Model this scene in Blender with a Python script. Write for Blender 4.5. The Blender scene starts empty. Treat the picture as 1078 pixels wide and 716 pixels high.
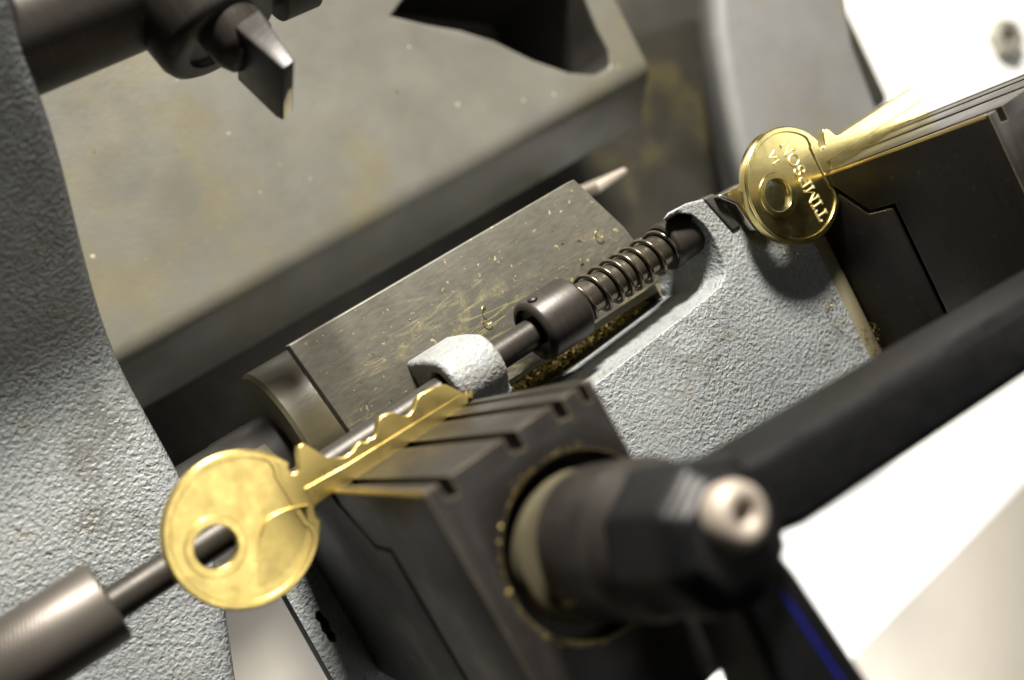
import bpy, bmesh, math, random
from mathutils import Vector, Matrix

random.seed(7)
S = 0.001                      # everything below is written in millimetres
C = bpy.context.scene.collection
scene = bpy.context.scene
PI = math.pi

# ------------------------------------------------------------------ camera
RIGHT = Vector((0.7618367572698228, -0.47578884304273006, 0.43957903966028866))
DOWN = Vector((-0.4905362841105335, -0.8669449742903059, -0.08820751398724941))
FWD = Vector((0.42305899026451516, -0.14842974226495623, -0.8938622390321271))
CAM = Vector((-26.47, 30.87, 173.8))
FPX = 1170.0


def ray(px, py):
    return RIGHT * (px - 539) + DOWN * (py - 358) + FWD * FPX


def at(px, py, z):             # world point (mm) on the level z seen at a photograph pixel
    d = ray(px, py)
    return CAM + d * ((z - CAM.z) / d.z)


def at_x(px, py, x):
    d = ray(px, py)
    return CAM + d * ((x - CAM.x) / d.x)


cam_data = bpy.data.cameras.new("camera")
cam = bpy.data.objects.new("camera", cam_data)
C.objects.link(cam)
m = Matrix.Identity(4)
for i in range(3):
    m[i][0] = RIGHT[i]
    m[i][1] = -DOWN[i]
    m[i][2] = -FWD[i]
    m[i][3] = CAM[i] * S
cam.matrix_world = m
cam_data.sensor_width = 36
cam_data.lens = FPX / 1078 * 36
cam_data.clip_start = 0.005
cam_data.clip_end = 20
cam_data.dof.use_dof = True
cam_data.dof.focus_distance = 0.213
cam_data.dof.aperture_fstop = 39.07 / 4.0
scene.camera = cam

# ------------------------------------------------------------------ helpers


def tag(o, label=None, cat=None, group=None, kind=None):
    if label: o["label"] = label
    if cat: o["category"] = cat
    if group: o["group"] = group
    if kind: o["kind"] = kind
    return o


def thing(name, label, cat, loc=(0, 0, 0), group=None):
    o = bpy.data.objects.new(name, None)
    o.empty_display_size = 0.005
    C.objects.link(o)
    o.location = Vector(loc) * S
    return tag(o, label, cat, group)


def link(name, me, mat, parent=None, loc=None):
    o = bpy.data.objects.new(name, me)
    C.objects.link(o)
    if mat:
        me.materials.clear()
        me.materials.append(mat)
    if parent:
        o.parent = parent
        off = parent.location if parent.parent is None else parent.location + parent.parent.location
        if parent.type == 'EMPTY' and loc is None:
            o.location = -off            # meshes are written in world mm; the thing's empty sits at its base
    return o


def bm_new():
    return bmesh.new()


def add_prism(bm, poly, axis, a, b):
    """poly: 2D points; axis Z -> (x,y), X -> (y,z), Y -> (x,z)"""
    def p3(p, t):
        if axis == 'Z': return (p[0] * S, p[1] * S, t * S)
        if axis == 'X': return (t * S, p[0] * S, p[1] * S)
        return (p[0] * S, t * S, p[1] * S)
    va = [bm.verts.new(p3(p, a)) for p in poly]
    vb = [bm.verts.new(p3(p, b)) for p in poly]
    n = len(poly)
    bm.faces.new(va)
    bm.faces.new(vb[::-1])
    for i in range(n):
        j = (i + 1) % n
        bm.faces.new((va[j], va[i], vb[i], vb[j]))


def add_box(bm, x0, x1, y0, y1, z0, z1):
    add_prism(bm, [(x0, y0), (x1, y0), (x1, y1), (x0, y1)], 'Z', z0, z1)


def frame(d):
    d = Vector(d).normalized()
    up = Vector((0, 0, 1)) if abs(d.z) < 0.9 else Vector((1, 0, 0))
    u = d.cross(up).normalized()
    return d, u, d.cross(u).normalized()


def add_lathe(bm, org, d, prof, n=64):
    """prof: (distance along axis, radius)"""
    d, u, v = frame(d)
    org = Vector(org)
    rings = []
    for t, r in prof:
        if r < 1e-6:
            rings.append([bm.verts.new((org + d * t) * S)])
        else:
            rings.append([bm.verts.new((org + d * t + (u * math.cos(2 * PI * k / n) + v * math.sin(2 * PI * k / n)) * r) * S) for k in range(n)])
    for A, B in zip(rings, rings[1:]):
        for k in range(n):
            k2 = (k + 1) % n
            if len(A) == 1 and len(B) == 1: continue
            if len(A) == 1: bm.faces.new((A[0], B[k], B[k2]))
            elif len(B) == 1: bm.faces.new((A[k], B[0], A[k2]))
            else: bm.faces.new((A[k], B[k], B[k2], A[k2]))
    if len(rings[0]) > 1: bm.faces.new(rings[0])
    if len(rings[-1]) > 1: bm.faces.new(rings[-1][::-1])


def add_tube(bm, pts, r, n=10):
    pts = [Vector(p) for p in pts]
    rings = []
    u = None
    for i, p in enumerate(pts):
        d = (pts[min(i + 1, len(pts) - 1)] - pts[max(i - 1, 0)]).normalized()
        if u is None: _, u, _ = frame(d)
        u = (u - d * u.dot(d)).normalized()
        v = d.cross(u)
        rings.append([bm.verts.new((p + (u * math.cos(2 * PI * k / n) + v * math.sin(2 * PI * k / n)) * r) * S) for k in range(n)])
    for A, B in zip(rings, rings[1:]):
        for k in range(n):
            k2 = (k + 1) % n
            bm.faces.new((A[k], B[k], B[k2], A[k2]))
    bm.faces.new(rings[0][::-1])
    bm.faces.new(rings[-1])


def bake(o):
    """apply the modifiers of o"""
    dg = bpy.context.evaluated_depsgraph_get()
    dg.update()
    me = bpy.data.meshes.new_from_object(o.evaluated_get(dg))
    me.name = o.name
    o.modifiers.clear()
    o.data = me
    return o


def obj(name, bm, mat, parent=None, bevel=0, seg=3, angle=35, cut=None, cut_mat=None, sub=0, smooth=True):
    bmesh.ops.remove_doubles(bm, verts=bm.verts, dist=1e-7)
    bmesh.ops.recalc_face_normals(bm, faces=bm.faces)
    me = bpy.data.meshes.new(name)
    bm.to_mesh(me)
    bm.free()
    o = link(name, me, mat, parent)
    if cut is not None:
        bmesh.ops.recalc_face_normals(cut, faces=cut.faces)
        cm = bpy.data.meshes.new("cutter")
        cut.to_mesh(cm)
        cut.free()
        if cut_mat: cm.materials.append(cut_mat)
        co = bpy.data.objects.new("cutter", cm)
        C.objects.link(co)
        pl = o.location.copy()
        o.location = (0, 0, 0)
        par = o.parent
        o.parent = None
        md = o.modifiers.new("cut", 'BOOLEAN')
        md.operation = 'DIFFERENCE'
        md.solver = 'EXACT'
        md.use_self = True
        if cut_mat: md.material_mode = 'TRANSFER'
        md.object = co
        bake(o)
        bpy.data.objects.remove(co)
        o.parent = par
        o.location = pl
        me = o.data
    if bevel:
        b = o.modifiers.new("bevel", 'BEVEL')
        b.width = bevel * S
        b.segments = seg
        b.limit_method = 'ANGLE'
        b.angle_limit = math.radians(angle)
        b.use_clamp_overlap = True
        b.harden_normals = False
        bake(o)
        me = o.data
    if sub:
        s = o.modifiers.new("sub", 'SUBSURF')
        s.levels = s.render_levels = sub
        bake(o)
        me = o.data
    if smooth:
        me.shade_smooth()
        me.set_sharp_from_angle(angle=math.radians(38))
    return o


def flat_curve(name, loops, z0, z1, bev, mat, parent=None, tubes=None, tube_r=0):
    """closed XY loops (holes allowed) with thickness z0..z1 and rounded rims, or open strokes with a round section"""
    cu = bpy.data.curves.new(name, 'CURVE')
    if tubes:
        cu.dimensions = '3D'
        cu.bevel_depth = tube_r * S
        cu.bevel_resolution = 3
        cu.use_fill_caps = True
        for st in tubes:
            sp = cu.splines.new('POLY')
            sp.points.add(len(st) - 1)
            for q, p in zip(sp.points, st):
                q.co = (p[0] * S, p[1] * S, z0 * S, 1)
    else:
        cu.dimensions = '2D'
        cu.fill_mode = 'BOTH'
        cu.extrude = ((z1 - z0) / 2 - bev) * S
        cu.bevel_depth = bev * S
        cu.bevel_resolution = 3
        cu.offset = -bev * S
        for lp in loops:
            sp = cu.splines.new('POLY')
            sp.points.add(len(lp) - 1)
            for q, p in zip(sp.points, lp):
                q.co = (p[0] * S, p[1] * S, 0, 1)
            sp.use_cyclic_u = True
    t = bpy.data.objects.new(name, cu)
    C.objects.link(t)
    if not tubes: t.location.z = 0
    dg = bpy.context.evaluated_depsgraph_get()
    me = bpy.data.meshes.new_from_object(t.evaluated_get(dg))
    bpy.data.objects.remove(t)
    bpy.data.curves.remove(cu)
    if not tubes:
        for v in me.vertices: v.co.z += (z0 + z1) / 2 * S
    me.name = name
    o = link(name, me, mat, parent, loc=(0, 0, 0))     # local coordinates of its thing
    me.shade_smooth()
    me.set_sharp_from_angle(angle=math.radians(40))
    return o


def arc(cx, cy, r, a0, a1, n):
    return [(cx + r * math.cos(math.radians(a0 + (a1 - a0) * i / n)), cy + r * math.sin(math.radians(a0 + (a1 - a0) * i / n))) for i in range(n + 1)]


def copy_tree(o, parent=None):
    c = o.copy()
    C.objects.link(c)
    if parent is not None: c.parent = parent
    for ch in [k for k in scene.objects if k.parent == o and k != c]:
        copy_tree(ch, c)
    return c

# ------------------------------------------------------------------ materials


class NT:
    def __init__(s, name):
        s.m = bpy.data.materials.new(name)
        s.m.use_nodes = True
        s.n = s.m.node_tree.nodes
        s.l = s.m.node_tree.links
        s.b = s.n["Principled BSDF"]
        s.tc = s.n.new("ShaderNodeTexCoord").outputs["Object"]

    def noise(s, scale, detail=3, rough=0.5, vec=None, dist=0):
        t = s.n.new("ShaderNodeTexNoise")
        t.inputs["Scale"].default_value = scale
        t.inputs["Detail"].default_value = detail
        t.inputs["Roughness"].default_value = rough
        t.inputs["Distortion"].default_value = dist
        s.l.new(vec or s.tc, t.inputs["Vector"])
        return t.outputs["Fac"]

    def voro(s, scale, feat='SMOOTH_F1', vec=None):
        t = s.n.new("ShaderNodeTexVoronoi")
        t.feature = feat
        t.inputs["Scale"].default_value = scale
        s.l.new(vec or s.tc, t.inputs["Vector"])
        return t.outputs["Distance"]

    def mapping(s, scale=(1, 1, 1), rot=(0, 0, 0)):
        t = s.n.new("ShaderNodeMapping")
        t.inputs["Scale"].default_value = scale
        t.inputs["Rotation"].default_value = rot
        s.l.new(s.tc, t.inputs["Vector"])
        return t.outputs["Vector"]

    def ramp(s, src, stops):
        t = s.n.new("ShaderNodeValToRGB")
        e = t.color_ramp.elements
        while len(e) < len(stops): e.new(0.5)
        for k, (p, c) in zip(e, stops):
            k.position = p
            k.color = (c, c, c, 1) if not isinstance(c, tuple) else (*c, 1)
        s.l.new(src, t.inputs["Fac"])
        return t.outputs["Color"]

    def mix(s, fac, a, b, mode='MIX'):
        t = s.n.new("ShaderNodeMix")
        t.data_type = 'RGBA'
        t.blend_type = mode
        for sock, v in ((t.inputs["Factor"], fac), (t.inputs["A"], a), (t.inputs["B"], b)):
            pass
        ins = [i for i in t.inputs if i.enabled]
        for sock, v in zip(ins, (fac, a, b)):
            if isinstance(v, bpy.types.NodeSocket): s.l.new(v, sock)
            elif isinstance(v, tuple): sock.default_value = (*v, 1)
            else: sock.default_value = v
        return [o for o in t.outputs if o.enabled][0]

    def math(s, op, a, b=0.0):
        t = s.n.new("ShaderNodeMath")
        t.operation = op
        for sock, v in zip(t.inputs, (a, b)):
            if isinstance(v, bpy.types.NodeSocket): s.l.new(v, sock)
            else: sock.default_value = v
        return t.outputs[0]

    def bump(s, h, dist, strength=1.0, prev=None):
        t = s.n.new("ShaderNodeBump")
        t.inputs["Distance"].default_value = dist
        t.inputs["Strength"].default_value = strength
        s.l.new(h, t.inputs["Height"])
        if prev: s.l.new(prev, t.inputs["Normal"])
        return t.outputs["Normal"]

    def set(s, **k):
        for n, v in k.items():
            n = n.replace('_', ' ')
            sock = s.b.inputs[n]
            if isinstance(v, bpy.types.NodeSocket): s.l.new(v, sock)
            elif isinstance(v, tuple): sock.default_value = (*v, 1)
            else: sock.default_value = v
        return s.m


def matt(m, r):
    so = m.node_tree.nodes["Principled BSDF"].inputs["Roughness"]
    for l in list(so.links): m.node_tree.links.remove(l)
    so.default_value = r
    return m


def hammer(name, base, dist=0.0005, scale=1280, dirt=(0.16, 0.13, 0.05), dirt_amt=0.55):
    s = NT(name)
    warp = s.noise(420, 2)
    h = s.math('ADD', s.math('MULTIPLY', s.noise(scale, 2, 0.45, dist=0.6), 1.0), s.math('MULTIPLY', s.voro(scale * 0.9), 0.35))
    big = s.noise(60, 4, 0.6)
    col = s.mix(s.ramp(big, [(0.35, 0.0), (0.7, 1.0)]), tuple(c * 0.86 for c in base), tuple(c * 1.1 for c in base))
    spots = s.ramp(s.noise(110, 5, 0.65), [(0.6, 0.0), (0.74, dirt_amt)])
    col = s.mix(spots, col, dirt)
    pits = s.ramp(h, [(0.42, 0.75), (0.62, 1.05)])
    col = s.mix(1.0, col, pits, 'MULTIPLY')
    # brass dust caught in the pits, greasy patches, a few scratches
    dz = s.math('MULTIPLY', s.ramp(s.noise(48, 4, 0.65), [(0.5, 0.0), (0.72, 1.0)]), s.ramp(h, [(0.38, 1.0), (0.56, 0.0)]))
    col = s.mix(s.math('MULTIPLY', dz, 0.65), col, (0.36, 0.30, 0.13))
    grease = s.ramp(s.noise(34, 5, 0.7, dist=0.8), [(0.55, 0.0), (0.68, 0.55)])
    col = s.mix(grease, col, (0.10, 0.095, 0.075))
    scr = s.math('ABSOLUTE', s.math('SUBTRACT', s.noise(1.0, 2, 0.5, vec=s.mapping((14, 150, 60), (0, 0, math.radians(-35))), dist=0.3), 0.5))
    scr = s.math('MULTIPLY', s.ramp(scr, [(0.0, 1.0), (0.004, 0.0)]), s.ramp(s.noise(55, 2), [(0.58, 0.0), (0.64, 0.8)]))
    col = s.mix(scr, col, (0.45, 0.44, 0.40))
    n = s.bump(s.math('MULTIPLY', h, s.ramp(s.noise(42, 3), [(0.3, 0.55), (0.7, 1.15)])), dist)
    n = s.bump(s.noise(2600, 2), 0.00005, 0.6, n)
    r = s.math('SUBTRACT', 0.56, s.math('MULTIPLY', grease, 0.3))
    return s.set(Base_Color=col, Roughness=r, Metallic=0.1, Normal=n)


def smooth_paint(name, base, dust=0.5):
    s = NT(name)
    big = s.noise(38, 5, 0.6)
    col = s.mix(s.ramp(big, [(0.35, 0.0), (0.7, 1.0)]), tuple(c * 0.85 for c in base), tuple(c * 1.12 for c in base))
    ol = s.ramp(s.noise(26, 4, 0.6), [(0.5, 0.0), (0.75, 0.5)])
    col = s.mix(ol, col, (0.16, 0.13, 0.04))
    sp = s.ramp(s.noise(420, 2, 0.5), [(0.74, 0.0), (0.78, dust)])
    col = s.mix(sp, col, (0.55, 0.52, 0.36))
    n = s.bump(s.noise(900, 3), 0.00006)
    r = s.ramp(s.noise(90, 4), [(0.3, 0.34), (0.7, 0.55)])
    return s.set(Base_Color=col, Roughness=r, Normal=n)


def oxide(name, base, metallic=0.7, rough=(0.28, 0.5), dust=0.4, fine=1500, brush=(150, 150, 3000)):
    s = NT(name)
    col = s.mix(s.noise(70, 5, 0.6), tuple(c * 0.7 for c in base), tuple(c * 1.3 for c in base))
    sp = s.ramp(s.noise(520, 4, 0.7), [(0.66, 0.0), (0.76, dust)])
    col = s.mix(sp, col, (0.32, 0.25, 0.08))
    br = s.noise(1.0, 4, 0.6, vec=s.mapping(brush))
    n = s.bump(br, 0.00003, 0.6)
    col = s.mix(s.ramp(br, [(0.35, 0.0), (0.75, 0.5)]), col, tuple(min(1, c * 2.0) for c in base))
    n = s.bump(s.noise(fine, 2), 0.00002, 0.7, n)
    r = s.ramp(s.noise(160, 5, 0.65), [(0.3, rough[0]), (0.75, rough[1])])
    return s.set(Base_Color=col, Roughness=r, Metallic=metallic, Normal=n)


def worn_edges(m, col=(0.40, 0.33, 0.20), radius=0.35, amt=0.6):
    nt = m.node_tree
    b = nt.nodes["Principled BSDF"]
    bv = nt.nodes.new("ShaderNodeBevel")
    bv.samples = 6
    bv.inputs["Radius"].default_value = radius * S
    ge = nt.nodes.new("ShaderNodeNewGeometry")
    dt = nt.nodes.new("ShaderNodeVectorMath")
    dt.operation = 'DOT_PRODUCT'
    nt.links.new(bv.outputs[0], dt.inputs[0])
    nt.links.new(ge.outputs["Normal"], dt.inputs[1])
    tc = nt.nodes.new("ShaderNodeTexCoord")
    nz = nt.nodes.new("ShaderNodeTexNoise")
    nz.inputs["Scale"].default_value = 330
    nz.inputs["Detail"].default_value = 5
    nt.links.new(tc.outputs["Object"], nz.inputs["Vector"])
    ad = nt.nodes.new("ShaderNodeMath")
    ad.operation = 'MULTIPLY_ADD'
    ad.inputs[1].default_value = 0.14
    nt.links.new(nz.outputs["Fac"], ad.inputs[0])
    nt.links.new(dt.outputs["Value"], ad.inputs[2])
    mr = nt.nodes.new("ShaderNodeMapRange")
    mr.inputs["From Min"].default_value = 1.05
    mr.inputs["From Max"].default_value = 0.97
    mr.inputs["To Max"].default_value = amt
    nt.links.new(ad.outputs[0], mr.inputs["Value"])
    mx = nt.nodes.new("ShaderNodeMix")
    mx.data_type = 'RGBA'
    ins = [k for k in mx.inputs if k.enabled]
    nt.links.new(mr.outputs[0], ins[0])
    nt.links.new(b.inputs["Base Color"].links[0].from_socket, ins[1])
    ins[2].default_value = (*col, 1)
    nt.links.new([k for k in mx.outputs if k.enabled][0], b.inputs["Base Color"])
    return m


def brass(name, base, rough=(0.2, 0.36), tarnish=(0.34, 0.24, 0.06)):
    s = NT(name)
    t = s.ramp(s.noise(150, 6, 0.65), [(0.5, 0.0), (0.9, 0.25)])
    col = s.mix(t, base, tarnish)
    sc = s.noise(1.0, 3, 0.6, vec=s.mapping((260, 3600, 400), (0, 0, math.radians(24))))
    n = s.bump(sc, 0.000004, 0.5)
    n = s.bump(s.noise(700, 2), 0.000006, 0.6, n)
    r = s.ramp(s.noise(420, 4, 0.6), [(0.3, rough[0]), (0.75, rough[1])])
    return s.set(Base_Color=col, Roughness=r, Metallic=1.0, Normal=n)


def knurl(name, base):
    s = NT(name)
    col = s.mix(s.noise(120, 5, 0.6), tuple(c * 0.8 for c in base), tuple(c * 1.15 for c in base))
    t = s.n.new("ShaderNodeTexWave")
    t.inputs["Scale"].default_value = 620
    t.inputs["Distortion"].default_value = 0.6
    s.l.new(s.mapping((1, 0.6, 0.6), (0, 0, math.radians(40))), t.inputs["Vector"])
    n = s.bump(t.outputs["Fac"], 0.00006, 0.5)
    n = s.bump(s.noise(1800, 3), 0.00004, 0.6, n)
    return s.set(Base_Color=col, Roughness=0.46, Metallic=0.7, Normal=n)


def plain(name, base, rough, metallic=0.0, var=0.12, bump=0.00003, bscale=900):
    s = NT(name)
    col = s.mix(s.noise(80, 5, 0.6), tuple(c * (1 - var) for c in base), tuple(c * (1 + var) for c in base))
    r = s.ramp(s.noise(190, 4), [(0.3, max(0.03, rough - 0.07)), (0.7, rough + 0.07)])
    return s.set(Base_Color=col, Roughness=r, Metallic=metallic, Normal=s.bump(s.noise(bscale, 3), bump))


def plate_mat():
    s = NT("milled_steel")
    fine = s.noise(1.0, 4, 0.65, vec=s.mapping((420, 1500, 330), (0, 0, math.radians(-7))))
    base = s.mix(s.ramp(fine, [(0.35, 0.0), (0.7, 1.0)]), (0.098, 0.092, 0.075), (0.14, 0.132, 0.108))
    # brass smears wiped across the lower half of the plate
    sx = s.n.new("ShaderNodeSeparateXYZ")
    s.l.new(s.tc, sx.inputs[0])
    zone = s.math('ADD', s.math('MULTIPLY', sx.outputs[1], -26.0), s.math('MULTIPLY', s.noise(60, 4, 0.6), 1.9))
    zone = s.ramp(zone, [(0.62, 0.0), (0.98, 1.0)])
    vein = s.math('ABSOLUTE', s.math('SUBTRACT', s.noise(1.0, 4, 0.6, vec=s.mapping((36, 300, 80), (0, 0, math.radians(24))), dist=0.5), 0.5))
    vein = s.math('MULTIPLY', s.ramp(vein, [(0.0, 1.0), (0.03, 0.0)]), s.ramp(s.noise(210, 4, 0.6), [(0.42, 0.0), (0.6, 1.0)]))
    blob = s.ramp(s.noise(1.0, 5, 0.62, vec=s.mapping((110, 190, 80), (0, 0, math.radians(14))), dist=0.8), [(0.52, 0.0), (0.68, 0.9)])
    blob = s.math('MULTIPLY', blob, s.ramp(s.noise(1400, 3, 0.7), [(0.4, 0.25), (0.6, 1.0)]))
    sm = s.math('MULTIPLY', s.math('MAXIMUM', vein, blob), zone)
    base = s.mix(s.math('MULTIPLY', sm, 0.75), base, (0.40, 0.345, 0.17))
    dot = s.ramp(s.noise(700, 3, 0.6), [(0.66, 0.0), (0.72, 0.7)])
    base = s.mix(dot, base, (0.5, 0.44, 0.22))
    r = s.ramp(s.noise(120, 5), [(0.3, 0.38), (0.7, 0.6)])
    return s.set(Base_Color=base, Roughness=r, Metallic=0.35, Normal=s.bump(fine, 0.00003))


M_hammer = hammer("grey_hammer_paint", (0.232, 0.245, 0.25))
M_lug = hammer("worn_hammer_paint", (0.245, 0.255, 0.26), dist=0.0004)
M_bed = smooth_paint("greyish_bed_paint", (0.112, 0.108, 0.092))
M_house = matt(smooth_paint("grey_housing_paint", (0.14, 0.14, 0.137), 0.1), 0.62)
M_slide = smooth_paint("oily_steel_slide", (0.17, 0.15, 0.095), 0.3)
M_vise = oxide("black_oxide_steel", (0.026, 0.0235, 0.0215), 0.5, (0.3, 0.46), 0.3)
worn_edges(M_vise)
M_rod = oxide("brown_black_steel", (0.030, 0.026, 0.022), 0.5, (0.36, 0.5), 0.35, brush=(2600, 120, 120))
M_knob = knurl("satin_brown_steel", (0.115, 0.102, 0.09))
M_tool = oxide("blackened_tool_steel", (0.022, 0.02, 0.019), 0.3, (0.3, 0.45), 0.1)
M_spring = oxide("spring_wire", (0.105, 0.092, 0.07), 0.8, (0.2, 0.35), 0.2)
M_lever = plain("black_handle_plastic", (0.004, 0.004, 0.0045), 0.46, 0.0, 0.3, 0.00012, 420)
M_lever.node_tree.nodes["Principled BSDF"].inputs["Specular IOR Level"].default_value = 0.26
M_stripe = plain("blue_reflection_paint", (0.01, 0.015, 0.28), 0.3)
M_brass = brass("yellow_brass", (0.88, 0.75, 0.33), (0.16, 0.26))
M_letter = brass("matt_brass_lettering", (0.95, 0.86, 0.50), (0.42, 0.55))
M_brass_worn = brass("dull_worn_brass", (0.86, 0.67, 0.235), (0.26, 0.38))
M_washer = plain("pale_steel_washer", (0.12, 0.105, 0.065), 0.42, 0.5)
M_steel = plain("bright_steel", (0.72, 0.68, 0.60), 0.24, 1.0)
M_dull = plain("dull_steel", (0.42, 0.40, 0.34), 0.4, 0.7)
M_button = plain("dull_pink_steel", (0.36, 0.31, 0.26), 0.6, 0.5)
M_plate = plate_mat()
M_dark = plain("black_iron_and_shade", (0.03, 0.028, 0.024), 0.6)  # iron parts, and shade in the bed opening and beside the gauge
M_paper = plain("white_paper", (0.86, 0.86, 0.84), 0.7, 0.0, 0.02)
M_counter = plain("pale_counter", (0.42, 0.39, 0.335), 0.5, 0.0, 0.06)
M_floor_dark = smooth_paint("dark_base_paint", (0.03, 0.028, 0.022), 0.2)

# ------------------------------------------------------------------ the surface under the machine
bm = bm_new()
add_box(bm, -1500, 1500, -1500, 1500, -190, -170)
tag(obj("counter", bm, M_counter), kind="structure")

# sheet of paper in front of the machine, its far edge crossing the lower right corner
a = at(905, 683, -169.6)
b = at(1078, 510, -169.6)
d = (b - a).normalized()
nrm = Vector((-d.y, d.x, 0))
bm = bm_new()
q = [a - d * 105, a + d * 260, a + d * 260 + nrm * 420, a - d * 105 + nrm * 420]
add_prism(bm, [(p.x, p.y) for p in q], 'Z', -169.9, -169.3)
tag(obj("paper_sheet", bm, M_paper), "white paper sheet on the pale counter in front of the black clamp lever", "paper")

bm = bm_new()
q = [at(860, -60, -169.5), at(1150, -60, -169.5), at(1200, 260, -169.5), at(940, 260, -169.5)]
add_prism(bm, [(p.x, p.y) for p in q], 'Z', -169.9, -169.1)
tag(obj("paper_sheet", bm, M_paper), "bright white paper behind the lettered key, in the upper right corner", "paper")

p = at(1056, 42, -168)
bm = bm_new()
add_lathe(bm, (p.x, p.y, -169.05), (0, 0, 1), [(0, 9), (5, 9), (5.5, 8.4), (5.5, 4.5), (0.5, 4.5)], 6)
tag(obj("hex_nut", bm, M_dull, bevel=0.4), "small blurred pale steel nut lying on the bright paper in the upper right corner", "nut")

# ------------------------------------------------------------------ machine body
body = thing("key_cutting_machine", "grey painted key cutting machine body with smooth bed, rough left arm and rounded right housing", "machine", (70, 60, -170))

ZB = -95
ye = at(400, 222, ZB).y
bm = bm_new()
rr = 7
prof = [(230, ZB)]
th0 = 52
for i in range(11):                      # rounded front edge of the bed
    t = math.radians(i / 10 * th0)
    prof.append((ye + 2 - rr * math.sin(t), ZB - rr + rr * math.cos(t)))
y0, z0 = prof[-1]
prof += [(y0 - 11, z0 - 11 * math.tan(math.radians(th0))), (y0 - 11, z0 - 18), (y0 + 8, z0 - 22), (y0 + 8, -152), (230, -152)]
add_prism(bm, prof, 'X', -70, at(692, 86, ZB).x)
cut = bm_new()
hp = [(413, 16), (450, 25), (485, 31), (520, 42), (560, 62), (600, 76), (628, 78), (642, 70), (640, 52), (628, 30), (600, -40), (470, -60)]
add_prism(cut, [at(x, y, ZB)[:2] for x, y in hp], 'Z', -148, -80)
obj("bed", bm, M_bed, body, bevel=5, seg=6, angle=50, cut=cut, cut_mat=M_dark)  # inside of the opening coloured black for the shade in it

# left arm: rough casting that rises towards the spindle
edge = [(14, -40), (10, 0), (30, 62), (55, 130), (72, 195), (90, 270), (106, 328), (128, 386), (155, 436), (185, 490), (203, 528), (218, 565), (236, 620), (250, 716), (258, 780)]


def arm_z(y):
    if y < 24: return -36
    if y < 40:
        t = (y - 24) / 16
        return -36 + 0.5 * t * t * 16 * 0.62
    z = -36 + 0.5 * 16 * 0.62 + (y - 40) * 0.62
    if y > 84: z -= (y - 84) ** 2 * 0.03
    return z


def arm_pt(px, py):
    z = -30
    for _ in range(30): z = 0.5 * z + 0.5 * arm_z(at(px, py, z).y)
    return at(px, py, z)


ep = sorted([arm_pt(*e) for e in edge], key=lambda v: v.y)


def arm_x(y):
    if y <= ep[0].y: return ep[0].x
    for A, B in zip(ep, ep[1:]):
        if y <= B.y: return A.x + (B.x - A.x) * (y - A.y) / (B.y - A.y)
    return ep[-1].x


bm = bm_new()
ys = [-70 + i * 2.0 for i in range(95)]
rows = []
for y in ys:
    xs = sum(arm_x(y + k) for k in (-3, -1.5, 0, 1.5, 3)) / 5
    z = arm_z(y)
    row = []
    for (dx, dz) in ((0, -70), (0, -10), (0, -2.2), (-0.5, -0.9), (-1.5, -0.25), (-3.2, 0), (-8, 0), (-20, 0), (-40, 0), (-75, 0), (-75, -70)):
        row.append(bm.verts.new(((xs + dx) * S, y * S, (max(z + dz, -151)) * S)))
    rows.append(row)
for A, B in zip(rows, rows[1:]):
    for i in range(len(A) - 1):
        bm.faces.new((A[i], A[i + 1], B[i + 1], B[i]))
bm.faces.new(rows[0])
bm.faces.new(rows[-1][::-1])
obj("support_arm", bm, M_hammer, body)

# right housing
hp = [(752, -60), (757, 30), (768, 100), (778, 150), (800, 235), (960, 235), (934, 130), (915, 80), (902, 45), (893, -10), (885, -60)]
bm = bm_new()
HZ = -62
pt = [at(x, y, HZ) for x, y in hp]
va = [bm.verts.new((p.x * S, p.y * S, HZ * S)) for p in pt]
vm = [bm.verts.new(((p.x + 1.0) * S, p.y * S, (HZ - 6) * S)) for p in pt]
vb = [bm.verts.new(((p.x + 62) * S, (p.y - 12) * S, -151.5 * S)) for p in pt]
bm.faces.new(va)
bm.faces.new(vb[::-1])
for i in range(len(pt)):
    j = (i + 1) % len(pt)
    bm.faces.new((va[j], va[i], vm[i], vm[j]))
    bm.faces.new((vm[j], vm[i], vb[i], vb[j]))
obj("housing", bm, M_house, body, bevel=4, seg=6, angle=30)

bm = bm_new()
add_box(bm, -70, 330, -26, 330, -170, -152.5)
obj("base", bm, M_floor_dark, body, bevel=4)

# ------------------------------------------------------------------ tracer spindle (upper left)
ZS = -16
spd = thing("tracer_spindle", "brown black steel spindle with round holder and flat wedge shaped tracer, upper left", "tool holder", (20, 80, ZS))
e0 = at(60, 90, ZS)
RS = 10.0
ys_ = e0.y + RS * 0.98
bm = bm_new()
xs0 = -2
xsm = at(146, 20, ZS).x
add_lathe(bm, (xs0, ys_, ZS), (1, 0, 0), [(0, RS), (xsm - xs0 - 0.4, RS), (xsm - xs0, RS - 0.5)], 80)
obj("shaft", bm, M_rod, spd)
bm = bm_new()
add_lathe(bm, (xsm + 0.3, ys_, ZS), (1, 0, 0), [(0, RS - 0.2), (0.5, RS + 0.5), (26, RS + 0.5), (27, RS - 0.4)], 80)
obj("sleeve", bm, M_rod, spd)
hc = at(208, 40, ZS)
hd = Vector((0.10, -0.95, 0.22)).normalized()
hxc = at(218, 30, ZS + 4).x
org = Vector((hxc, ys_ + 4, ZS)) - hd * 0
L0 = 19
bm = bm_new()
add_lathe(bm, org, hd, [(0, 11.6), (L0 - 2.2, 11.6), (L0 - 0.7, 11.0), (L0, 9.8), (L0, 7.4), (L0 - 1.2, 7.2), (L0 - 1.2, 0)], 80)
obj("holder", bm, M_rod, spd)
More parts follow.
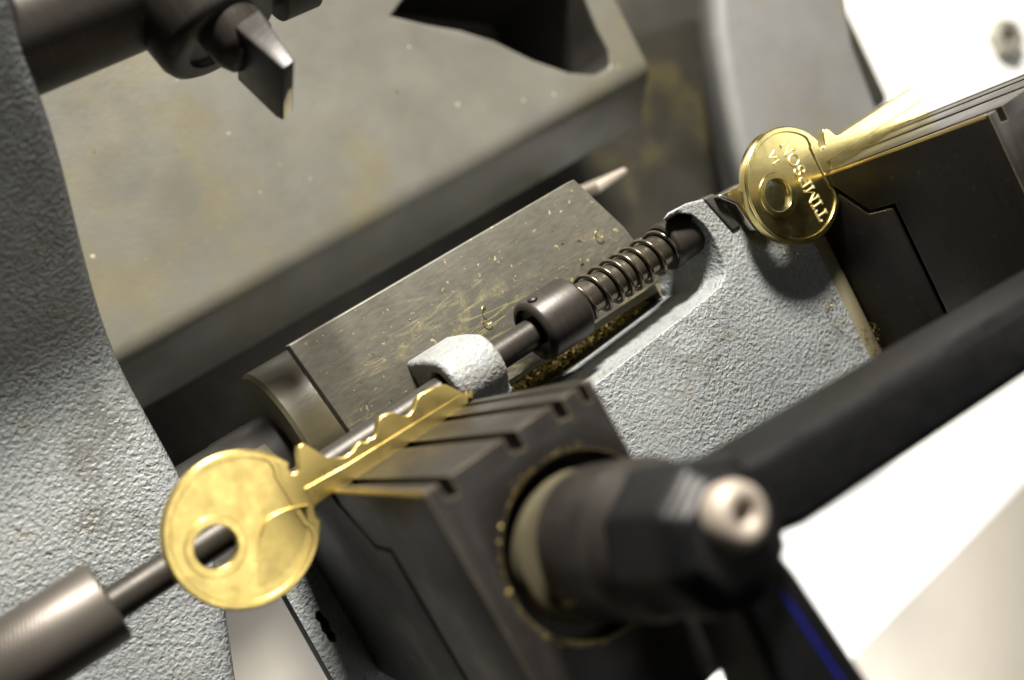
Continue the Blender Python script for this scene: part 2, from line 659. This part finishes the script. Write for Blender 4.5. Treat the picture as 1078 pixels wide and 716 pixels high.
# wedge tracer: round shank flattened to a blade
fx = hxc + 0.2
front = [at_x(247, 28, fx), at_x(298, 73, fx), at_x(297, 127, fx), at_x(291, 124, fx), at_x(250, 84, fx)]
th = Vector((4.2, 0.8, 0.3))
bm = bm_new()
va = [bm.verts.new(p * S) for p in front]
vb = [bm.verts.new((p + th * (0.55 if i in (1, 2, 3) else 1.2)) * S) for i, p in enumerate(front)]
bm.faces.new(va)
bm.faces.new(vb[::-1])
for i in range(5):
    j = (i + 1) % 5
    bm.faces.new((va[i], va[j], vb[j], vb[i]))
tr = obj("tracer", bm, M_tool, spd, bevel=0.3)
tipn = (front[1] - front[0]).normalized()
bm = bm_new()
q = [front[1] + tipn * -0.2 + th * 0.06 + Vector((0, 0, -1.0)), front[1] + tipn * -0.2 + th * 0.48 + Vector((0, 0, -0.6)), front[2] + tipn * -0.2 + th * 0.48, front[2] + tipn * -0.2 + th * 0.06]
va = [bm.verts.new(p_ * S) for p_ in q]
vb = [bm.verts.new((p_ + tipn * 0.35) * S) for p_ in q]
bm.faces.new(va)
bm.faces.new(vb[::-1])
for i in range(4):
    j = (i + 1) % 4
    bm.faces.new((va[i], va[j], vb[j], vb[i]))
tip = obj("bright_tip", bm, M_steel, None, bevel=0.1)
tip.parent = tr
mid = (front[0] + front[4]) / 2 + th * 0.5
bm = bm_new()
add_lathe(bm, mid - hd * 11, hd, [(0, 5.6), (10.5, 5.6), (12.5, 4.6), (13.2, 3.6)], 64)
sh = obj("shank", bm, M_rod, spd)
p = at(304, 0, ZS)
bm = bm_new()
add_lathe(bm, (p.x - 5, p.y + 3, ZS), (1, 0, 0), [(0, 3), (3, 3), (3, 6), (10, 6), (11, 5)], 40)
obj("screw", bm, M_dark, spd)

# ------------------------------------------------------------------ carriage
car = thing("carriage", "grey hammer finished sliding carriage casting with rod guide lug, recessed block and scratched milled plate", "carriage", (80, -20, -75))

bm = bm_new()
pl = [at(303, 362, -22), at(605, 190, -22), at(655, 245, -22)]
x0, y1 = pl[0].x, (pl[0].y + pl[1].y) / 2
x1 = pl[1].x
add_prism(bm, [(x0, y1), (x1, y1), (x1 + 5.5, y1 - 14), (x1 + 8, -8.3), (x0 + 2.5, -8.3)], 'Z', -25, -22)
obj("rest_plate", bm, M_plate, car, bevel=0.25)

# web under the plate
bm = bm_new()
add_box(bm, 42, 103, -46, 1, -58, -25.3)
add_box(bm, 102.5, 118, -46, -6, -58, -25.4)
cut = bm_new()
add_prism(cut, [(60, -9.5), (104, -10.5), (104, -13.9), (60, -13.4)], 'Z', -31, -20)
obj("web", bm, M_slide, car, cut=cut, bevel=0.5)

# block with the recess the rod ends in: drafted walls, rounded inner corner
ZT = -5.5
def top_xy(px, py): 
    v = at(px, py, ZT)
    return (v.x, v.y)
inner_top = [top_xy(*q) for q in ((622, 408), (700, 348), (745, 313), (758, 301), (764, 290), (763, 277), (757, 262), (750, 248), (741, 236), (728, 226), (712, 224), (697, 232))]
outer = [top_xy(*q) for q in ((703, 224), (722, 214), (742, 209), (775, 203))]
xe = 131.0
bm = bm_new()
tp = inner_top + outer + [(xe - 1, 4.5), (xe, 3), (xe, -46), (inner_top[0][0] - 1, -46)]
# lower outline: the recess walls lean inwards towards the floor
bt = []
for i, (x, y) in enumerate(tp):
    if i < 4: bt.append((x, y + 0.5))
    elif i < len(inner_top): bt.append((x - 4.5, y + 1.5))
    elif i < len(inner_top) + 4: bt.append((x - 2.5, y + 3))
    else: bt.append((x, y))
for i, (px, py) in enumerate([(728, 226), (712, 224), (697, 232), (703, 224), (722, 214), (742, 209), (775, 203)]):
    v = at(px, py, -20)
    bt[9 + i] = (v.x + 1.5, v.y - 1.0 - (0 if i > 2 else 0.5))
bt[16] = (xe + 9.5, 2.0)
bt[17] = (xe + 10.5, 0.3)
zb = [(-42 if (i < 9 or i >= len(inner_top) + 6) else -20.0) for i in range(len(tp))]
levels = []
NL = 6
for k in range(NL + 1):
    t = k / NL
    levels.append([bm.verts.new(((a[0] + (b[0] - a[0]) * t) * S, (a[1] + (b[1] - a[1]) * t) * S, (ZT + (c - ZT) * t) * S)) for a, b, c in zip(tp, bt, zb)])
bm.faces.new(levels[0])
bm.faces.new(levels[-1][::-1])
n = len(tp)
for A, B in zip(levels, levels[1:]):
    for i in range(n):
        j = (i + 1) % n
        bm.faces.new((A[j], A[i], B[i], B[j]))
blk = obj("block", bm, M_hammer, car, bevel=1.3, seg=4, angle=28)
# machined strip along the right end of the block
bm = bm_new()
add_prism(bm, [(xe + 0.02, ZT - 0.4), (xe + 4.9, ZT - 1.4), (xe + 4.9, -40), (xe + 0.02, -40)], 'Y', -46, -15.5)
obj("machined_end", bm, M_slide, car, bevel=0.3)

# guide lug round the rod
RY, RZ = -1.0, -12.0
bm = bm_new()
outl = [(-7.6, -24), (-7.8, -8)] + [(RY + 0.3 + 5.9 * math.cos(math.radians(a)), RZ + 0.8 + 5.9 * math.sin(math.radians(a))) for a in range(150, 19, -10)] + [(5.4, -14), (5.7, -24)]
add_prism(bm, outl, 'X', 44.5, 55.2)
cut = bm_new()
add_lathe(cut, (40, RY, RZ), (1, 0, 0), [(0, 3.5), (17, 3.5)], 40)
obj("guide_lug", bm, M_lug, car, bevel=1.2, seg=4, cut=cut, angle=30)

# pedestal under the vises with a slotted hole in its left face
bm = bm_new()
add_prism(bm, [(-14, -42.5), (-46, -42.5), (-64, -60), (-64, -150), (-14, -150)], 'X', 30.0, 172)
obj("pedestal", bm, M_hammer, car, bevel=0.8)

# ledge with a slotted hole beside the front vise
bm = bm_new()
add_prism(bm, [(at(305, 630, -42).x, -12), (40, -12), (40, -70), (at(345, 716, -42).x, -70)], 'Z', -48, -42.0)
cut = bm_new()
slot = [(333, 645), (337, 644), (341, 650), (345, 654), (347, 662), (353, 668), (353, 676), (348, 676), (344, 668), (340, 665), (338, 656), (333, 652)]
add_prism(cut, [at(x, y, -42)[:2] for x, y in slot], 'Z', -46, -40)
obj("side_ledge", bm, M_hammer, car, bevel=0.5, cut=cut, cut_mat=M_dark)

# slide shaft and bearing flange below the plate
bm = bm_new()
add_lathe(bm, (24, 1, -54), (1, 0, 0), [(0, 15.3), (0.8, 16), (30, 16)], 80)
sl = obj("slide_bearing", bm, M_slide, car)
bm = bm_new()
add_lathe(bm, (-30, -2, -56), (1, 0, 0), [(0, 10), (60, 10)], 64)
obj("slide_shaft", bm, M_dark, car)
bm = bm_new()
add_lathe(bm, (11, -4, -57), (1, 0, 0), [(0, 11.2), (0.8, 12), (8.5, 12), (9.6, 11.2)], 80)
obj("shaft_collar", bm, M_slide, car)
bm = bm_new()
q = [at(632, 203, -66), at(663, 181, -66), at(659, 175, -66), at(628, 192, -66)]
add_prism(bm, [(p.x, p.y) for p in q], 'Z', -90, -66)
obj("highlight_bar", bm, M_button, car, bevel=0.8)  # pale bar added to stand for a bright highlight

# ------------------------------------------------------------------ small steel gauge below the lettered key
g = thing("gauge_arm", "small bright worn steel gauge finger under the bow of the lettered key", "gauge", (124, 4, -8))
bm = bm_new()
q = [at(756, 206, -3), at(785, 190, -3), at(805, 205, -3), at(806, 240, -3), at(796, 243, -3), (at(776, 215, -3))]
add_prism(bm, [(p.x, p.y) for p in q], 'Z', -6.5, -3)
obj("finger", bm, M_steel, g, bevel=0.5)
bm = bm_new()
q = [at(741, 209, -5), at(752, 203, -5), at(781, 238, -5), at(772, 244, -5)]
add_prism(bm, [(p.x, p.y) for p in q], 'Z', -9, -5.0)
obj("gap_shade_strip", bm, M_dark, g, bevel=0.5)  # dark strip added where there is only a shaded gap

# ------------------------------------------------------------------ spring plunger
plg = thing("spring_plunger", "black steel rod with knob, stop collar and coil spring running through the guide lug", "plunger rod", (40, RY, RZ))
bm = bm_new()
add_lathe(bm, (-24, RY, RZ), (1, 0, 0), [(0, 2.9), (134, 2.9)], 48)
obj("rod", bm, M_rod, plg)
bm = bm_new()
xk = at(117, 640, RZ).x + 0.5
KZ = RZ
add_lathe(bm, (xk, RY + 0.9, KZ), (-1, 0, 0), [(0, 2.9), (0, 6.2), (0.25, 6.65), (0.7, 6.9), (19, 6.9), (20, 6.2), (20, 0)], 80)
obj("pull_knob", bm, M_knob, plg)
bm = bm_new()
xc = at(556, 345, RZ).x + 0.2
add_lathe(bm, (xc, RY, RZ), (1, 0, 0), [(1.2, 3.0), (1.2, 4.5), (0.0, 4.9), (0.0, 5.4), (0.5, 6.1), (1.2, 6.4), (10.0, 6.4), (10.9, 5.6), (10.9, 3.0)], 80)
col_ = obj("stop_collar", bm, M_rod, plg)
p = at(556, 309, RZ + 4)
bm = bm_new()
add_lathe(bm, (xc + 2.0, RY + 4.6, RZ + 2.4), (0, 1, 0.3), [(0, 1.0), (1.5, 1.0), (1.8, 0.7), (1.8, 0)], 24)
obj("grub_screw", bm, M_rod, col_, bevel=0)
# spring
bm = bm_new()
pts = []
x_s, x_e = xc + 11.2, at(700, 266, RZ).x + 0.5
turns = 7.4
N = 420
for i in range(N + 1):
    t = i / N
    # close-wound at both ends
    u = t
    xx = x_s + (x_e - x_s) * (u + 0.035 * math.sin(2 * PI * u))
    a = 2 * PI * turns * t
    pts.append((xx, RY + 4.15 * math.cos(a), RZ + 4.15 * math.sin(a)))
add_tube(bm, pts, 0.42, 10)
obj("spring", bm, M_spring, plg)
bm = bm_new()
add_lathe(bm, (x_s - 0.2, RY, RZ), (1, 0, 0), [(0, 3.55), (x_e - x_s + 4, 3.55)], 48)
obj("spring_guide", bm, M_spring, plg)
bm = bm_new()
add_lathe(bm, (x_e - 0.5, RY, RZ), (1, 0, 0), [(0, 3.2), (0, 4.7), (0.4, 5.1), (1.6, 5.1), (1.9, 4.8), (8, 4.8)], 64)
obj("end_bush", bm, M_rod, plg)

# ------------------------------------------------------------------ key vises
VX, VW = 14.9, 28.6            # left face and width of the left vise


def build_vise():
    v = thing("key_vise", "black steel key vise holding the plain cut key, black lever on top", "vise", (VX, -20, -42), "key vises on the carriage")
    YB = -1.4
    bm = bm_new()
    add_prism(bm, [(YB - 1.5, 1.25), (YB, 42), (-47, 42), (-47, 14.2), (-12.4, 14.2), (-12.4, 7.4), (-6.5, 2.2), (-5.5, 1.25)], 'X', VX, VX + VW)
    cut = bm_new()
    for gx, gw in ((17.0, 1.9), (27.9, 2.2), (36.2, 1.9), (41.0, 1.3)):
        add_prism(cut, [(gx, YB + 2), (gx, YB - 2.5), (gx + gw, YB - 2.8), (gx + gw, YB + 2)], 'Z', 0, 50)
    add_lathe(cut, (31.2, -20.2, 38.0), (0, 0, 1), [(0, 12.9), (10, 12.9)], 96)
    obj("upper_jaw", bm, M_vise, v, bevel=0.55, seg=3, cut=cut)
    bm = bm_new()
    add_prism(bm, [(YB - 1.6, -1.25), (-4.8, -1.25), (-6.6, 0.8), (-13.2, 6.6), (-13.2, 13.2), (-47, 13.2), (-47, -41.6), (YB - 1.6, -41.6)], 'X', VX - 0.15, VX + VW + 0.15)
    obj("lower_jaw", bm, M_vise, v, bevel=0.4)
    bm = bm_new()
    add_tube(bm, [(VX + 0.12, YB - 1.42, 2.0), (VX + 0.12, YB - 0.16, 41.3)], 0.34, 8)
    obj("lit_edge_strip", bm, M_brass_worn, v)  # brass strip added for the yellow light along the jaw's edge
    ax = (33.5, -18.6)
    kd = Vector((3.4, 2.4, 38)).normalized()          # the clamp screw leans slightly
    k0 = Vector((31.6, -20.0, 42))

    def on(z): return k0 + kd * (z - 42)
    bm = bm_new()
    add_lathe(bm, (31.2, -20.2, 38.1), (0, 0, 1), [(0, 7), (0, 10.6), (2.2, 10.6), (3.4, 10.1), (3.8, 9.2), (3.8, 7)], 80)
    obj("washer", bm, M_washer, v)
    bm = bm_new()
    add_tube(bm, [(31.2 + 12.95 * math.cos(a), -20.2 + 12.95 * math.sin(a), 41.75) for a in [2 * PI * i / 96 for i in range(97)] if True], 0.2, 8)
    obj("seat_ring", bm, M_brass_worn, v)
    bm = bm_new()
    add_lathe(bm, on(42), kd, [(-1, 7.6), (1.8, 7.6), (2.4, 9.4), (3.4, 10.3), (13, 10.3), (15, 10.2), (17, 8.5), (22, 8.2)], 80)
    obj("knob", bm, M_vise, v)
    # lever: hub with two tapering arms
    bm = bm_new()
    add_lathe(bm, on(57.5), kd, [(0, 7.6), (2, 9.6), (11.5, 9.6), (13.2, 9.0), (14, 7.8), (15.2, 7.2), (15.6, 5.4)], 8)
    lv = obj("lever", bm, M_lever, v, bevel=0.9, seg=4)

    def arm(pts0, z0, z1, name):
        bm = bm_new()
        add_prism(bm, pts0, 'Z', z0, z1)
        o = obj(name, bm, M_lever, None, bevel=1.9, seg=5)
        o.parent = lv
        return o
    Z1 = 69
    A = [at(770, 478, Z1 - 6), at(1078, 298, Z1 - 6)]
    B = [at(836, 552, Z1 - 3), at(1078, 388, Z1 - 3)]
    dirA = (A[1] - A[0])
    dirB = (B[1] - B[0])
    e1, e2 = A[1] + dirA * 0.35, B[1] + dirB * 0.35
    arm([(ax[0] + 1, ax[1] - 3), (B[0].x, B[0].y), (B[1].x, B[1].y), (e2.x, e2.y), (e1.x, e1.y), (A[1].x, A[1].y), (A[0].x, A[0].y), (ax[0] + 1, ax[1] + 7)], Z1 - 13, Z1, "lever_arm")
    D = [at(830, 598, Z1 - 2), at(906, 712, Z1 - 2)]
    F = [at(742, 636, Z1 - 8), at(778, 716, Z1 - 8)]
    dd = D[1] - D[0]
    df = F[1] - F[0]
    e1, e2 = D[1] + dd * 1.2, F[1] + df * 1.2
    o = arm([(ax[0] + 6, ax[1]), (D[0].x, D[0].y), (D[1].x, D[1].y), (e1.x, e1.y), (e2.x, e2.y), (F[1].x, F[1].y), (F[0].x, F[0].y), (ax[0] - 5, ax[1] - 3)][::-1], Z1 - 13, Z1, "lever_arm")
    # blue reflection along the arm's edge, painted as a thin line
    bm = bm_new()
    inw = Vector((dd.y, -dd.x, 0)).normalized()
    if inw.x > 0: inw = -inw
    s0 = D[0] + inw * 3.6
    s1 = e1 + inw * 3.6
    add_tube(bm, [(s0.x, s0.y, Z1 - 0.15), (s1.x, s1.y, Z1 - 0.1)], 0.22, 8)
    st = obj("painted_reflection", bm, M_stripe, None)
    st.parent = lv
    bm = bm_new()
    bc = at(785, 542, 75.6)
    add_lathe(bm, Vector(bc) - kd * 10, kd, [(0, 3.0), (6, 3.1), (6.6, 3.8), (8.4, 3.95), (9.4, 3.7), (10.0, 3.1), (10.3, 2.4), (10.1, 1.6), (9.5, 1.1), (8.2, 0.8), (8.0, 0)], 64)
    es = obj("end_screw", bm, M_button, v)
    bm = bm_new()
    add_lathe(bm, Vector(bc) - kd * 2.5, kd, [(0, 1.25), (0.9, 1.25), (1.0, 0.9)], 32)
    so = obj("socket", bm, M_dark, None)
    so.parent = es
    return v


vise = build_vise()
v2 = copy_tree(vise)
v2.location = vise.location + Vector((121.4, -1.6, 0)) * S
v2["label"] = "black steel key vise holding the blank lettered brass key, at the right edge"

# ------------------------------------------------------------------ keys


def key_outline(teeth):
    o = arc(0, 0, 12.2, 24, 334, 90)
    o += [(10.6, -4.9), (10.9, -3.4), (11.6, -3.2), (42.2, -3.2), (43.8, -1.6)]
    top = teeth if teeth else [(44.0, 1.0), (43.0, 2.6), (41.6, 3.7), (16.6, 3.8)]
    o += top
    o += [(15.9, 4.2), (15.2, 5.7), (14.5, 6.4), (13.6, 6.3), (13.0, 5.4), (12.2, 3.6), (11.5, 3.1), (10.7, 3.2), (10.7, 4.3)]
    return o


def build_key(name, label, loc, mat, teeth=None, lettered=False):
    k = thing(name, label, "key", loc)
    hole = arc(-4.8, 0.1, 3.3, 0, 360, 40)[:-1]
    flat_curve("blade_and_bow", [key_outline(teeth), hole[::-1]], -0.95, 1.05, 0.22, mat, k)
    # raised rim of the bow, cut straight along the shoulder
    outer = arc(0, 0, 11.95, 36, 324, 80) + [(9.5, -6.6), (9.5, -5.0), (8.9, -4.3), (8.9, 4.3), (9.5, 5.0), (9.5, 6.6)]
    inner = arc(0, 0, 10.9, 41, 319, 80) + [(8.5, -6.6), (8.5, -5.2), (8.1, -4.6), (8.1, 4.6), (8.5, 5.2), (8.5, 6.6)]
    flat_curve("rim", [outer, inner[::-1]], 0.9, 1.38, 0.14, mat, k)
    flat_curve("eyelet", [arc(-4.8, 0.1, 4.7, 0, 360, 48)[:-1], hole[::-1]], 0.9, 1.36, 0.15, mat, k)
    if lettered:
        flat_curve("blade_rib", [[(11.0, -3.0), (42.0, -3.0), (42.8, -1.4), (42.4, 0.2), (11.0, 0.4)]], 0.8, 1.3, 0.15, mat, k)
    else:
        flat_curve("blade_rib", [[(11.0, -3.0), (42.0, -3.0), (42.8, -1.9), (41.8, -0.9), (19, -0.3), (11.2, 0.3)]], 0.8, 1.25, 0.12, mat, k)
    return k


cut_teeth = [(43.5, -2.2), (41.9, 0.0), (40.6, 1.9), (39.2, 2.5), (37.2, 2.7), (35.6, 2.9), (34.6, 2.3), (33.5, 1.4), (32.3, 1.0), (31.2, 1.3), (30.4, 2.5), (29.4, 3.1), (27.9, 3.3), (26.9, 2.6), (25.9, 1.4), (25.0, 1.0), (24.3, 1.25), (23.5, 1.0), (22.8, 1.7), (21.9, 1.5), (20.9, 1.0), (19.4, 0.9), (18.1, 1.5), (16.9, 2.2), (16.4, 3.3)]
fk = build_key("brass_key", "plain brass key with cut teeth and unmarked round bow, lower left, beside the front vise", (0, 0, 0), M_brass_worn, cut_teeth)
# edge of the dark reflection on the plain bow, built as a shallow ridge
wave = [(10.2, -2.3), (8.2, -1.4), (6.2, -0.8), (4.4, -0.6), (2.8, -1.2), (1.4, -2.4), (0.2, -3.9), (-0.9, -5.6), (-1.9, -7.4), (-3.2, -9.2)]
bk = build_key("brass_key", "shiny brass blank key with raised lettering on its round bow, upper right", (127, -2.4, 0), M_brass, None, True)

# raised serif letters, read along +Y with their tops towards the end of the bow
GL = {
    'T': [[(0, 1), (0.8, 1)], [(0, 1), (0, .8)], [(.8, 1), (.8, .8)], [(.4, 1), (.4, 0)], [(.22, 0), (.58, 0)]],
    'I': [[(.2, 0), (.2, 1)], [(0.02, 0), (.38, 0)], [(0.02, 1), (.38, 1)]],
    'M': [[(.1, 0), (.1, 1), (.5, .2), (.9, 1), (.9, 0)], [(-.05, 0), (.25, 0)], [(.75, 0), (1.05, 0)], [(-.05, 1), (.1, 1)], [(.9, 1), (1.05, 1)]],
    'P': [[(.12, 0), (.12, 1), (.5, 1)] + arc(.48, .74, .26, 90, -90, 10) + [(.12, .48)], [(-.03, 0), (.3, 0)]],
    'S': [arc(.36, .75, .25, 20, 180, 8) + arc(.36, .75, .25, 190, 262, 4) + arc(.36, .25, .26, 75, -20, 5) + arc(.36, .25, .26, -40, -165, 8)],
    'O': [[(.42 + .4 * math.cos(t * PI / 12), .5 + .5 * math.sin(t * PI / 12)) for t in range(25)]],
    'N': [[(.12, 0), (.12, 1), (.78, 0), (.78, 1)], [(-.03, 0), (.27, 0)], [(.63, 1), (.93, 1)], [(-.03, 1), (.12, 1)]],
    '1': [[(0, .75), (.22, 1), (.22, 0)], [(0.05, 0), (.4, 0)]],
    'A': [[(0, 0), (.38, 1), (.76, 0)], [(.14, .36), (.62, .36)], [(-.1, 0), (.12, 0)], [(.64, 0), (.86, 0)]],
}
ADV = {'T': .98, 'I': .58, 'M': 1.2, 'P': .9, 'S': .84, 'O': 1.0, 'N': 1.0, '1': .6, 'A': .9}


def lettering(word, h, x_base, y0, y1, slant=0.0):
    tot = sum(ADV[c] for c in word)
    sc = (y1 - y0) / tot
    st = []
    y = 0
    for c in word:
        for g_ in GL[c]:
            st.append([(x_base - v * h + slant * (y + u) * sc, y0 + (y + u) * sc) for u, v in g_])
        y += ADV[c]
    return st


flat_curve("lettering", None, 1.1, 0, 0, M_letter, bk, tubes=lettering("TIMPSON", 2.6, 4.7, -9.3, 8.7, -0.03), tube_r=0.21)
flat_curve("size_mark", None, 1.1, 0, 0, M_letter, bk, tubes=lettering("1A", 1.75, -0.5, 5.6, 8.4), tube_r=0.19)

# reflection on the plain bow, shaped as a ridge and tilted facet
flat_curve("reflection_ridge", None, 1.35, 0, 0, M_brass_worn, fk, tubes=[wave[:6]], tube_r=0.16)
bm = bm_new()
rimp = [(10.3 * math.cos(math.radians(a)), 10.3 * math.sin(math.radians(a))) for a in range(-14, -109, -6)]
nw = len(rimp)
wv = []
for i in range(nw):
    t = i / (nw - 1) * (len(wave) - 1)
    k_ = min(int(t), len(wave) - 2)
    f_ = t - k_
    wv.append((wave[k_][0] + (wave[k_ + 1][0] - wave[k_][0]) * f_, wave[k_][1] + (wave[k_ + 1][1] - wave[k_][1]) * f_))
hi = [bm.verts.new((x * S, y * S, (1.03 + 0.42 * max(0, 1 - (i / (nw - 1)) ** 1.6)) * S)) for i, (x, y) in enumerate(wv)]
lo = [bm.verts.new((x * S, y * S, 1.02 * S)) for x, y in rimp]
for i in range(nw - 1): bm.faces.new((hi[i], hi[i + 1], lo[i + 1], lo[i]))
fo = obj("reflection_facet", bm, M_brass_worn, None)
fo.parent = fk

# ------------------------------------------------------------------ brass filings
bm = bm_new()


def flake(c, s):
    a, b_, t = random.uniform(0, 2 * PI), random.uniform(-0.7, 0.7), random.uniform(0.25, 0.7)
    u = Vector((math.cos(a), math.sin(a), b_ * 0.5)).normalized()
    w = Vector((-math.sin(a), math.cos(a), random.uniform(-0.6, 0.6))).normalized()
    nn = u.cross(w).normalized()
    P = [c - u * s - w * s * t, c + u * s - w * s * t * 0.5, c + u * s * 0.8 + w * s * t, c - u * s * 0.7 + w * s * t * 0.8]
    lo = [bm.verts.new(p_ * S) for p_ in P]
    hi = [bm.verts.new((p_ + nn * s * 0.3) * S) for p_ in P]
    bm.faces.new(lo[::-1])
    bm.faces.new(hi)
    for i in range(4):
        j = (i + 1) % 4
        bm.faces.new((lo[i], lo[j], hi[j], hi[i]))


for i in range(1500):          # heaped in the slot
    flake(Vector((random.uniform(62, 103), random.gauss(-11.9, 1.1), -30.6 + abs(random.gauss(0, 0.9)))), random.uniform(0.15, 0.5))
for i in range(260):           # loose on the plate
    flake(Vector((random.uniform(x0 + 4, x1), random.betavariate(1.6, 3.2) * 26 - 7.5, -21.9)), random.uniform(0.04, 0.14))
for i in range(110):           # on the ledge below the right vise
    p = at(905 + random.gauss(0, 32), 0, -4)
    flake(Vector((random.uniform(132, 136), random.uniform(-48, -38), -6.3 + abs(random.gauss(0, 0.5)))), random.uniform(0.06, 0.25))
for i in range(60):            # under the bow of the lettered key
    flake(Vector((random.gauss(124, 3), random.gauss(-11, 3), -5.2)), random.uniform(0.08, 0.25))
for i in range(160):           # round the washer
    a_ = random.uniform(0.35 * PI, 1.4 * PI)
    r_ = abs(random.gauss(0, 0.22)) + 13.1
    flake(Vector((31.2 + r_ * math.cos(a_), -20.2 + r_ * math.sin(a_), 42.02)), random.uniform(0.06, 0.2) * (2.2 if random.random() < 0.03 else 1))
for i in range(16):            # pale specks on the bed
    flake(Vector((random.uniform(10, 130), random.uniform(36, 110), ZB + 0.1)), random.choice((0.12, 0.15, 0.2, 0.35)))
for i in range(70):            # curled slivers
    if i < 45: c_ = Vector((random.uniform(64, 107), random.gauss(-11.8, 1.8), -29.3))
    elif i < 60: c_ = Vector((random.uniform(x0 + 5, x1), random.uniform(-6, 14), -21.7))
    else: c_ = Vector((random.uniform(120, 135), random.uniform(-44, -10), -5.0))
    a0_, rr_ = random.uniform(0, 6.3), random.uniform(0.3, 0.9)
    add_tube(bm, [c_ + Vector((math.cos(a0_ + t_ * 0.5) * rr_, math.sin(a0_ + t_ * 0.5) * rr_, t_ * 0.06)) for t_ in range(random.randint(4, 11))], 0.09, 5)
tag(obj("brass_filings", bm, M_brass_worn, smooth=False), "yellow brass filings scattered over the plate and heaped in the slot beside the rod", "filings", kind="stuff")

# ------------------------------------------------------------------ light


def area(name, loc, target, size, power, col, size_y=None):
    l = bpy.data.lights.new(name, 'AREA')
    l.energy = power
    l.color = col
    l.size = size
    if size_y:
        l.shape = 'RECTANGLE'
        l.size_y = size_y
    o = bpy.data.objects.new(name, l)
    C.objects.link(o)
    o.location = Vector(loc)
    d = Vector(target) - Vector(loc)
    o.rotation_euler = d.to_track_quat('-Z', 'Y').to_euler()
    return o


area("key_lamp", (0.15, 0.58, 0.29), (0.07, 0, -0.02), 0.11, 19.0, (1.0, 0.95, 0.86))
area("ceiling_lamp", (0.15, -0.15, 0.95), (0.07, 0, -0.02), 0.30, 0.8, (1.0, 0.96, 0.88))
area("blank_key_fill", (0.77, -0.05, 0.49), (0.14, 0, 0.0), 0.26, 0.9, (1.0, 0.97, 0.90))  # added unseen panel, brightens the reflection in the lettered key
fill = area("paper_fill", (0.13, -0.34, 0.12), (0.14, -0.17, -0.17), 0.12, 0.42, (1.0, 0.98, 0.95))  # added unseen fill, whitens the paper and counter
fill.data.spread = math.radians(62)

w = bpy.data.worlds.new("World")
scene.world = w
w.use_nodes = True
bg = w.node_tree.nodes["Background"]
bg.inputs[0].default_value = (0.9, 0.92, 1.0, 1)
bg.inputs[1].default_value = 0.006

scene.view_settings.view_transform = 'Standard'
scene.view_settings.look = 'None'
scene.view_settings.exposure = 0
scene.view_settings.gamma = 1
